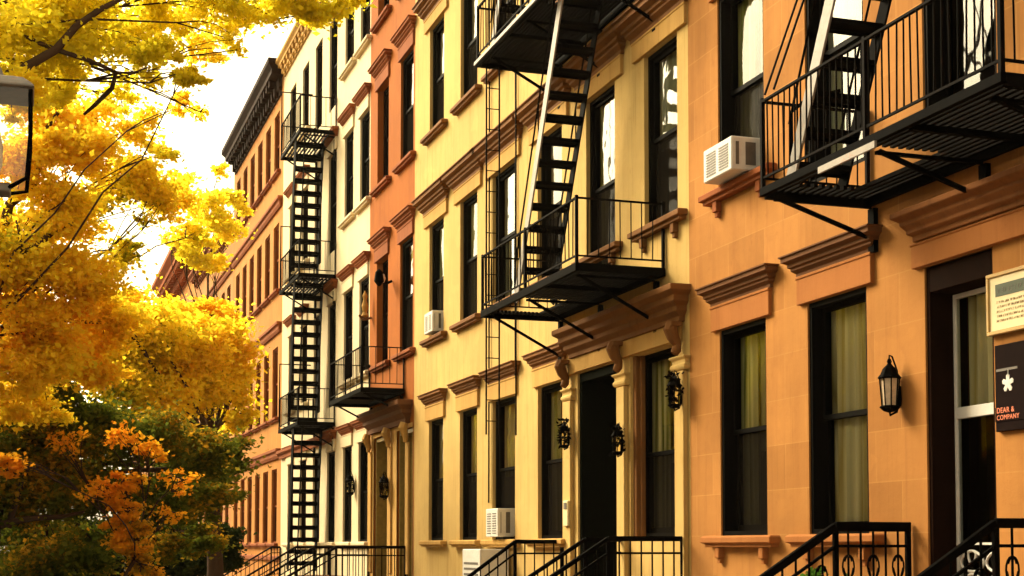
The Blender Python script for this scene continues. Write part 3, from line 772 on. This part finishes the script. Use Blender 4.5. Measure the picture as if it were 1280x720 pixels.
# ------------------------------------------------------------------ wall lanterns
def wall_lantern(x, z, label, s=1.0, foliage=False, glass='lampglass', y0=-.001, cat='lantern', rear=0.0):
    t = thing('wall_lantern', label, cat, (x, y0, z), 'wall lanterns')
    yc = y0-.135*s
    m = MB(); m.lathe((x, yc, z+.20*s), [(.125*s, 0), (.13*s, .015*s), (.10*s, .05*s), (.075*s, .11*s), (.035*s, .15*s), (.02*s, .17*s), (.028*s, .19*s), (.02*s, .215*s), (.004*s, .235*s)], 8)
    m.build('cap', M['iron'], t, smooth=False)
    b = MB(); b.lathe((x, yc, z-.17*s), [(.02*s, 0), (.07*s, .015*s), (.10*s, .04*s), (.115*s, .06*s), (.095*s, .075*s)], 8); b.build('base', M['iron'], t)
    c = MB()
    for k in range(8):
        t_ = 2*PI*(k+.5)/8; c.tube([(x+.085*s*math.cos(t_), yc+.085*s*math.sin(t_), z-.10*s), (x+.108*s*math.cos(t_), yc+.108*s*math.sin(t_), z+.205*s)], .008*s, 5)
    c.build('cage', M['iron'], t)
    g = MB().lathe((x, yc, z-.095*s), [(.078*s, 0), (.10*s, .297*s)], 8); g.build('lamp_glass', M[glass], t)
    a = MB(); a.tube([(x, y0-.01, z-.05*s), (x, y0-.05*s, z-.16*s), (x, yc, z-.2*s), (x, yc, z-.165*s)], .014*s, 7)
    a.tube([(x, y0-.01, z+.12*s), (x, y0-.04*s, z+.3*s), (x, y0-.10*s, z+.45*s), (x, yc, z+.46*s), (x, yc, z+.42*s)], .010*s, 7)
    a.lathe((x, y0-.015, z-.02*s), [(.04*s, -.08*s), (.05*s, 0), (.04*s, .14*s)], 10, .3)
    a.build('arm', M['iron'], t)
    if foliage:
        vs = []; fs = []; 
        for k in range(90):
            p = Vector((x+max(-.07, min(.07, random.gauss(0, .045))), yc+max(-.08, min(.08, random.gauss(0, .05))), z+max(-.1, min(.3, random.gauss(.12, .12)))))
            d1 = Vector((random.gauss(0,1), random.gauss(0,1), random.gauss(0,1))).normalized()*.035; d2 = d1.orthogonal().normalized()*.02
            o = len(vs); vs += [p-d1, p+d2, p+d1, p-d2]; fs.append((o, o+1, o+2, o+3))
        w = MB().add(vs, fs); w.build('vine_ornament', M['iron2'], t)
    return t
wall_lantern(-11.62, 3.10, 'large black wall lantern with pale glass between two openings of the peach rowhouse', .82, glass='lanternpale')
wall_lantern(-20.02, 3.28, 'dark vine-wrapped lantern on the pilaster left of the black doorway', .66, True, y0=-.062)
wall_lantern(-18.0, 3.06, 'dark lantern on the pilaster right of the black doorway', .66, True, y0=-.062)
wall_lantern(-16.18, 3.52, 'dark vine-wrapped lantern at the right end of the brown entablature', .72, True, y0=-.062)
wall_lantern(-34.95, 3.15, 'small black lantern on the white tenement near the orange rowhouse', .9, True)
wall_lantern(-31.2, 2.95, 'small black lantern between the olive doors of the orange rowhouse', .9, True, y0=-.052)
t = thing('flood_lamp', 'round white flood lamp on the orange wall between two upper windows', 'lamp', (-31.1, -.2, 7.6))
MB().lathe((-31.15, -.28, 7.42), [(.02, 0), (.09, .04), (.12, .12), (.09, .21), (.02, .24)], 14).build('lamp_head', M['whitep'], t, smooth=True)
MB().tube([(-31.15, -.02, 7.5), (-31.15, -.12, 7.45), (-31.15, -.28, 7.48)], .03, 7).lathe((-31.0, -.34, 7.35), [(.03, 0), (.11, .1), (.08, .3), (.02, .36)], 9).build('lamp_bracket', M['iron'], t)
t = thing('wall_bracket_ornament', 'ornate tan iron bracket on the edge of the orange wall above the balcony', 'ornament', (-33.2, -.1, 7.2))
MB().lathe((-33.2, -.16, 7.0), [(.03, 0), (.09, .04), (.05, .12), (.08, .25), (.04, .4), (.06, .5), (.01, .62)], 10).build('finial', M['yellowtrim'], t)
MB().tube([(-33.2, -.01, 7.0), (-33.2, -.2, 6.95), (-33.2, -.3, 7.05)], .03, 6).build('arm', M['brown2'], t)

# ------------------------------------------------------------------ street lamp (upper left)
ctr = at(-6, 190, 11.0); cx, cy, cz = ctr
SL = thing('street_lamp', 'big glass street lantern with a pale curved frame at the upper left edge', 'street lamp', (cx+.02, cy-.35, 0))
px, py = cx+.02, cy-.42
MB().tube([(px, py, 0), (px, py, .5), (px, py, .52), (px, py, 3.9), (px, py+.05, 4.12), (px, py+.22, 4.22), (px, cy, 4.24)], [.11, .10, .06, .05, .045, .045, .06], 12).build('post', M['iron'], SL, smooth=True)
W = .235
fr = MB()
for sx in (-1, 1):
    for sy in (-1, 1):
        fr.tube([(cx+sx*.10, cy+sy*.10, 4.27), (cx+sx*(W-.02), cy+sy*(W-.02), 4.32), (cx+sx*W, cy+sy*W, 4.62), (cx+sx*W*.98, cy+sy*W*.98, 4.94)], .016, 6)
fr.build('frame', M['iron'], SL)
cap = MB().lathe((cx, cy, 4.965), [(.31, 0), (.315, .02), (.28, .09), (.18, .14), (.05, .17), (.04, .25), (.01, .28)], 4)
cap = MB()
prof = [(W+.02, 4.955), (W+.02, 4.968), (W-.01, 5.00), (W-.05, 5.035), (W-.12, 5.06), (.05, 5.075), (.03, 5.14), (.01, 5.16)]
vs = []
for r_, z_ in prof: vs += [(cx-r_, cy-r_, z_), (cx+r_, cy-r_, z_), (cx+r_, cy+r_, z_), (cx-r_, cy+r_, z_)]
fs = [(k*4+i, k*4+(i+1) % 4, k*4+4+(i+1) % 4, k*4+4+i) for k in range(len(prof)-1) for i in range(4)]
cap.add(vs, fs+[(3,2,1,0), (24,25,26,27)]); cap.build('cap', M['pale'], SL, bevel=.01)
g = MB().add([(cx-W+.02, cy-W+.02, 4.33), (cx+W-.02, cy-W+.02, 4.33), (cx+W-.02, cy+W-.02, 4.33), (cx-W+.02, cy+W-.02, 4.33),
          (cx-W+.012, cy-W+.012, 4.95), (cx+W-.012, cy-W+.012, 4.95), (cx+W-.012, cy+W-.012, 4.95), (cx-W+.012, cy+W-.012, 4.95)],
         [(0,1,5,4), (1,2,6,5), (2,3,7,6), (3,0,4,7)])
g.build('lamp_glass', M['lampglass'], SL)
MB().lathe((cx, cy, 4.30), [(.02, 0), (.04, .02), (.03, .08), (.05, .14), (.055, .28), (.035, .36), (.01, .38)], 16).build('bulb', M['frost'], SL, smooth=True)
MB().box(cx-.11, cx+.11, cy-.11, cy+.11, 4.24, 4.30).build('lamp_base', M['pale'], SL, bevel=.01)

# ------------------------------------------------------------------ ground
struct(MB().box(-900, 500, -600, 500, -.5, -.02).build('ground', M['concrete']))
struct(MB().box(-400, 60, -13.0, -4.2, -.015, 0).build('road', M['asphalt']))
struct(MB().box(-400, 60, -4.2+.15, 0, -.01, .15).build('sidewalk', M['concrete']))
struct(MB().box(-400, 60, -4.2, -4.2+.15, -.012, .152).build('kerb', M['roof']))
struct(MB().box(-400, 60, -18, -13.0, -.01, .15).build('sidewalk_opposite', M['concrete']))

# ------------------------------------------------------------------ trees
def leaf_mesh(name, clusters, size, mat, per=2.1, flat=.5):
    """clusters: (centre, radius, n); leaves gathered in flattened sprays"""
    P = []; tips = []
    for c, r, n in clusters:
        c = np.array(c); k = int(np.clip(r*40, 6, 34))
        u = RNG.normal(size=(k, 3)); u /= np.linalg.norm(u, axis=1)[:, None]
        rad = RNG.uniform(.1, 1, k)**.6
        sub = c+u*rad[:, None]*np.array([r, r, r*.8])
        sr = RNG.uniform(.16, .46, k)*r
        tips.append((c, sub))
        w = sr**2; w /= w.sum(); idx = RNG.choice(k, int(n*per), p=w)
        g = RNG.normal(size=(len(idx), 3))*.62*np.array([1, 1, flat])
        g[RNG.random(len(idx)) < .16] *= 1.9
        P.append(sub[idx]+g*sr[idx][:, None])
    P = np.concatenate(P); n = len(P)
    d = RNG.normal(size=(n, 3))*np.array([1, 1, .6]); d /= np.linalg.norm(d, axis=1)[:, None]
    e = RNG.normal(size=(n, 3)); e -= d*(e*d).sum(1)[:, None]; e /= np.linalg.norm(e, axis=1)[:, None]
    s = size*.66*RNG.uniform(.5, 1.6, n)[:, None]
    v = np.empty((n, 4, 3)); v[:, 0] = P-d*s; v[:, 1] = P+e*s*.62-d*s*.15; v[:, 2] = P+d*s; v[:, 3] = P-e*s*.62-d*s*.15
    nrm = np.cross(d, e); v[:, 1] += nrm*s*.18; v[:, 3] += nrm*s*.18
    me = bpy.data.meshes.new(name); me.vertices.add(n*4); me.loops.add(n*4); me.polygons.add(n)
    me.vertices.foreach_set('co', v.reshape(-1)); me.loops.foreach_set('vertex_index', np.arange(n*4, dtype=np.int32))
    me.polygons.foreach_set('loop_start', np.arange(0, n*4, 4, dtype=np.int32)); me.polygons.foreach_set('loop_total', np.full(n, 4, dtype=np.int32))
    me.update(calc_edges=True); me.materials.append(mat)
    return me, tips
def bend(p, q, j=.12, n=5):
    p = Vector(p); q = Vector(q); L = (q-p).length; out = []
    off = Vector((random.uniform(-1, 1), random.uniform(-1, 1), random.uniform(.1, .9)))*L*j
    for k in range(n+1):
        t = k/n; out.append(p.lerp(q, t)+off*math.sin(PI*t)+Vector((random.gauss(0,1), random.gauss(0,1), random.gauss(0,1)))*L*.012*(0 < k < n))
    return out
def tree(name, label, base, fork, tr, clusters, size, mat, extra=(), group='autumn street trees', twig=.006, cat='tree', limb=1.0, dens=1.0):
    t = thing(name, label, cat, base, group)
    me, tips = leaf_mesh('crown', [(c, r, n*dens) for c, r, n in clusters], size, M[mat])
    o = bpy.data.objects.new('crown', me); C.objects.link(o); o.parent = t; o.location = tuple(-v for v in base)
    tk = MB(); b = Vector(base); f = Vector(fork)
    pts = bend(b, f, .03, 7); tk.tube(pts, [tr*(1.35 if k == 0 else 1-.45*k/7) for k in range(8)], 12)
    tk.build('trunk', M['bark'], t, smooth=True)
    br = MB()
    for c, sub in tips:
        c = Vector(c); pts = bend(f, c, .14, 6); br.tube(pts, [tr*.26*limb*(1-.75*k/6) for k in range(7)], 7)
        for s in sub[:7]:
            s = Vector(s); st = pts[random.choice((3, 4, 5, 6))]
            if (s-st).length < 1.3: br.tube(bend(st, s, .12, 3), [twig*2.2, twig*1.6, twig, twig*.5], 5)
    for pl, rr in extra: br.tube(pl, rr, 8)
    br.build('branches', M['bark'], t, smooth=True)
    return t
def cl(X, Y, d, Rp, n, dd=0): 
    return (tuple(at(X, Y, d+dd)), Rp*d/F, n)

# near yellow tree: trunk is out of frame to the left, limbs reach over the street
ca = [cl(20,25,13,75,3000), cl(110,35,13,65,2600,.4), cl(190,20,14,60,2200), cl(265,12,14,52,1700), cl(340,0,14,42,1400), cl(395,8,14,36,1300), cl(430,-8,14,28,700),
      cl(60,95,13.5,45,1300), cl(235,88,13.5,26,620), cl(180,70,13.5,40,900), cl(150,120,14,30,260), cl(285,48,14,22,70), cl(300,62,14,16,40), cl(250,140,14,14,35),
      cl(20,120,12,40,500), cl(100,-70,13,80,2200), cl(240,-70,13.5,75,1800), cl(370,-70,14,60,1200), cl(-60,40,12.5,90,2200), cl(-80,-100,12.5,110,1800)]
ex = [([at(-90,170,12.6), at(-20,108,12.6), at(0,98,12.6), at(30,85,12.6), at(70,62,12.7), at(95,33,12.8), at(125,12,12.9), at(160,-6,13), at(230,-60,13.2)], [.06,.048,.044,.04,.036,.030,.026,.02,.012]),
      ([at(16,38,12.9), at(45,52,12.8), at(70,62,12.7), at(110,75,12.8), at(145,90,13)], [.012,.018,.022,.02,.014]),
      ([at(145,90,13), at(140,110,13.2), at(120,130,13.4), at(105,143,13.5)], [.014,.022,.02,.012]),
      ([at(145,90,13), at(165,92,13), at(185,84,13)], [.012,.01,.006]),
      ([at(290,0,14), at(320,10,14), at(345,24,14), at(370,20,14)], [.012,.01,.008,.006])]
TA = tree('yellow_maple_tree', 'bright yellow tree reaching over the street along the top of the picture', (-12.2, -10.6, 0), (-12.4, -9.8, 5.2), .22, ca, .042, 'leafy', ex, twig=.004, limb=.35, dens=.72)
# second tree, yellow-orange in the middle left
cb = [cl(30,200,19,55,2200), cl(90,190,19,48,1900), cl(70,260,19,55,2600), cl(140,235,20,45,1400), cl(200,262,20,30,420), cl(175,165,20,34,520), cl(120,145,20,34,600), cl(200,240,20,26,340), cl(60,140,19.5,48,1200),
      cl(20,330,19,60,3000), cl(90,345,19,52,2500), cl(60,410,19,60,3000), cl(130,400,20,45,1900), cl(20,470,19,60,2600), cl(-60,300,19,80,2500), cl(-50,430,19,70,2000), cl(10,300,21,50,1500), cl(20,400,21.5,60,2200), cl(5,500,21.5,45,1600), cl(60,510,21.5,30,700), cl(110,460,20,50,2000)]
ex = [([at(-8,330,19), at(3,290,19), at(12,255,19), at(40,235,19), at(55,190,19)], [.08,.07,.06,.045,.02]),
      ([at(28,318,18.6), at(45,308,18.6), at(66,290,18.7), at(95,278,18.8)], [.05,.045,.035,.018]),
      ([at(28,318,18.6), at(24,290,18.6), at(20,275,18.6)], [.03,.02,.01]),
      ([at(40,235,19), at(52,170,19), at(80,130,19), at(95,90,19)], [.03,.03,.022,.01])]
cb += [cl(220,250,21,34,420), cl(245,290,22,26,260), cl(180,215,20,26,300), cl(150,310,20,26,360), cl(250,60,16,30,200), cl(230,130,17,22,90), cl(205,190,19,20,120)]
TB = tree('amber_maple_tree', 'amber yellow tree in the middle left, below the street lantern', (-19.4, -9.2, 0), tuple(at(-30, 430, 19)), .2, cb, .052, 'leafo', ex, twig=.004, limb=.35)
# third tree, orange, further down the kerb
cc = [cl(190,420,31,48,2400), cl(240,430,32,45,2400), cl(280,430,33,38,2000), cl(140,450,31,50,2400), cl(180,490,31,50,2400), cl(250,490,32,45,2200), cl(290,480,33,32,1400), cl(210,460,32,50,2400), cl(150,385,30,32,1100),
      cl(295,520,33,22,700), cl(225,395,33,28,800), cl(265,395,34,26,800)]
TC = tree('orange_maple_tree', 'orange tree down the kerb beneath the far rusty red cornice', (-32, -3.6, .15), tuple(at(262, 560, 32)), .2, cc, .08, 'leafo', [], twig=.012)
# yellow-green sprays near the facades
cd = [cl(262,258,44,24,600), cl(285,285,44,22,560), cl(248,300,44,20,420), cl(225,235,43,22,300), cl(292,248,45,14,300), cl(262,325,44,20,340), cl(235,318,44,16,220), cl(215,300,44,16,120), cl(275,215,44,12,110), cl(190,215,43,14,100), cl(305,262,45,12,120), cl(280,405,45,28,1000), cl(245,400,45,22,700)]
TD = tree('yellow_green_honeylocust', 'loose yellow-green tree in front of the tan and ochre rowhouses', (-45, -3.4, .15), tuple(at(262, 420, 45)), .2, cd, .10, 'leafy', [], twig=.006, limb=.4)
# dark green tree at lower left
ce = [cl(30,540,23,60,4200), cl(100,530,23,55,3800), cl(170,545,24,50,3600), cl(235,560,25,45,3000), cl(40,610,23,55,3400), cl(110,610,24,50,3000), cl(180,620,25,48,2800), cl(240,620,26,46,2800), cl(275,590,27,28,1600), cl(290,560,27,20,900),
      cl(60,690,24,60,3200), cl(-40,600,23,80,2800), cl(120,680,25,40,1500), cl(250,680,27,30,1800), cl(200,680,26,30,900), cl(60,490,23,40,1400), cl(285,620,28,18,700)]
ex = [([at(-10,660,22.5), at(15,652,22.5), at(40,648,22.5), at(75,646,22.6), at(105,640,22.7)], [.06,.055,.045,.035,.02]),
      ([at(10,660,22.5), at(25,610,22.5), at(35,585,22.6), at(70,583,22.8)], [.05,.04,.03,.015])]
TE = tree('dark_green_tree', 'dark green tree at the lower left with patches of bronze leaves', (-23, -8.0, 0), tuple(at(0, 600, 23)), .2, ce, .06, 'leafg', ex)
# low orange branches hanging in front of the dark one
cf = [cl(155,600,21,18,260), cl(140,625,21,16,200), cl(175,665,21,18,240), cl(150,660,21,22,420), cl(165,690,21,24,520), cl(188,565,21,22,150), cl(160,640,21,20,160), cl(8,578,19,20,260), cl(215,640,21,20,60), cl(180,712,21,18,180), cl(120,610,21,24,90), cl(230,600,21,26,90), cl(90,560,21,28,90), cl(150,540,21,26,90)]
TF = tree('low_orange_sapling', 'small bright orange sapling standing before the dark green tree', (-21, -7.0, 0), tuple(at(168, 700, 21)), .05, cf, .05, 'leafr', [], twig=.006)
# dark kerb side shrub at the foot of the tan house
cg = [cl(275,670,36,24,2600), cl(255,705,36,26,2200), cl(285,700,36,16,1200), cl(225,705,36,28,1600), cl(180,712,37,28,1600), cl(120,712,38,34,2000), cl(50,715,38,40,2200), cl(30,665,38,40,2000), cl(90,670,38,36,1900), cl(150,675,38,34,1800), cl(200,670,37,30,1400), cl(5,640,39,30,1200)]
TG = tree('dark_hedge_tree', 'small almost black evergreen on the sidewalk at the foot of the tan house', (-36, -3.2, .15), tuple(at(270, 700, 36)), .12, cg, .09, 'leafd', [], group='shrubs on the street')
# unseen trees and terrace added across the street for the panes to reflect
co_ = [((0, 0, z), r, n) for z, r, n in ((5.5, 2.2, 2600), (8.0, 2.2, 2600))] + [((1.8, .6, 6.2), 1.9, 1800), ((-1.9, -.3, 6.0), 2.0, 1900), ((.3, 1.6, 7), 1.8, 1500), ((-.4, -1.7, 6.6), 1.8, 1500), ((1.0, 0, 9.4), 1.4, 1000), ((3.1, 0, 5.4), 1.3, 800), ((-3.2, .4, 7.4), 1.3, 800)]
co_ = [((c[0]-27, c[1]-13.8, c[2]), r, n) for c, r, n in co_]
TO = tree('added_opposite_tree', 'yellow street tree added on the far kerb for the upper floor windows to mirror', (-27, -13.8, .15), (-27, -13.8, 3.2), .2, co_, .10, 'leafy', [], group='trees added across the street', twig=.01)
for x in (-36.5, -46.5, -57, -69):
    c = TO.copy(); C.objects.link(c); c.location = (x, -13.8, .15); c.rotation_euler.z = x
    for ch in TO.children:
        q = ch.copy(); C.objects.link(q); q.parent = c
OPP = thing('added_brown_terrace', 'brown terrace added across the street, outside the frame, for the window panes to mirror', 'building', (-50, -24, 0))  # unseen terrace added to block low sky in the panes
ops = [(x, x+1.1, z, z+2.1, .2) for x in np.arange(-98, -6, 2.4) for z in (1.9, 5.8, 9.8)]
om = facade(-100, -5, 0, 12.6, ops); om.v = [(v[0], -18.2-v[1], v[2]) for v in om.v]; om.f = [f[::-1] for f in om.f]; om.build('facade_wall', M['brown2'], OPP)
sh = MB(); shell(sh, -100, -5, 0, 12.59); sh.v = [(v[0], -18.2-v[1], v[2]) for v in sh.v]; sh.build('party_wall', M['brown2'], OPP)
MB().box(-99.9, -5.1, -30, -18.3, 12.4, 12.62).build('roof', M['roof'], OPP)
# plant in pot
pc = [((-12.4, -.42, 1.28), .22, 420), ((-12.3, -.5, 1.42), .15, 200), ((-12.5, -.4, 1.45), .12, 160)]
me, _ = leaf_mesh('foliage', pc, .035, M['leafp'])
o = bpy.data.objects.new('foliage', me); C.objects.link(o); o.parent = PL; o.location = tuple(-v for v in ORG[PL.name])

# thin haze in the street air
HZ = MB().box(-420, 60, -70, 50, -1.6, 21).build('haze', M['glass']); HZ['kind'] = 'stuff'
hm = bpy.data.materials.new('street_haze'); hm.use_nodes = True; hn = hm.node_tree; hn.nodes.clear()
ho = hn.nodes.new('ShaderNodeOutputMaterial'); pv = hn.nodes.new('ShaderNodeVolumePrincipled')
pv.inputs['Color'].default_value = (1, .88, .66, 1); pv.inputs['Density'].default_value = .00013; pv.inputs['Anisotropy'].default_value = .3
hn.links.new(pv.outputs[0], ho.inputs['Volume']); HZ.data.materials[0] = hm
# ------------------------------------------------------------------ light, sky, camera
S = Vector((-.68, -.45, .58)).normalized()
el = math.asin(S.z); rot = math.atan2(S.x, S.y)
w = bpy.data.worlds.new('World'); bpy.context.scene.world = w; w.use_nodes = True; nt = w.node_tree
bg = nt.nodes['Background']
sk = nt.nodes.new('ShaderNodeTexSky'); sk.sky_type = 'NISHITA'; sk.sun_disc = False; sk.sun_elevation = el; sk.sun_rotation = rot
sk.air_density = 1.0; sk.dust_density = 5.0; sk.ozone_density = .5
hs = nt.nodes.new('ShaderNodeHueSaturation'); hs.inputs['Saturation'].default_value = .25
nt.links.new(sk.outputs[0], hs.inputs['Color'])
c = mixc(nt, 1.0, hs.outputs[0], (1.0, .87, .58), 'MULTIPLY')
nt.links.new(c, bg.inputs[0]); bg.inputs[1].default_value = .15
ld = bpy.data.lights.new('sun', 'SUN'); ld.energy = 2.1; ld.angle = R(26); ld.color = (1, .86, .62)
lo = bpy.data.objects.new('sun', ld); C.objects.link(lo); lo.rotation_euler = S.to_track_quat('Z', 'Y').to_euler(); lo.location = S*60
cam = bpy.data.cameras.new('camera'); co = bpy.data.objects.new('camera', cam); C.objects.link(co)
cam.sensor_width = 36; cam.lens = F/1280*36; cam.clip_end = 3000; cam.clip_start = .1
cam.shift_y = (YC-360)/1280
co.location = (0, -CAMD, EZ)
from mathutils import Matrix
zc = -Vector(_fw); co.matrix_world = Matrix(((_r[0], _up[0], zc.x, 0), (_r[1], _up[1], zc.y, -CAMD), (_r[2], _up[2], zc.z, EZ), (0, 0, 0, 1)))
sc = bpy.context.scene; sc.camera = co
sc.view_settings.view_transform = 'Standard'; sc.view_settings.look = 'None'; sc.view_settings.gamma = 1; sc.view_settings.exposure = 1.58
sc.cycles.max_bounces = 8; sc.cycles.diffuse_bounces = 5; sc.cycles.transparent_max_bounces = 12
sc.cycles.use_denoising = True
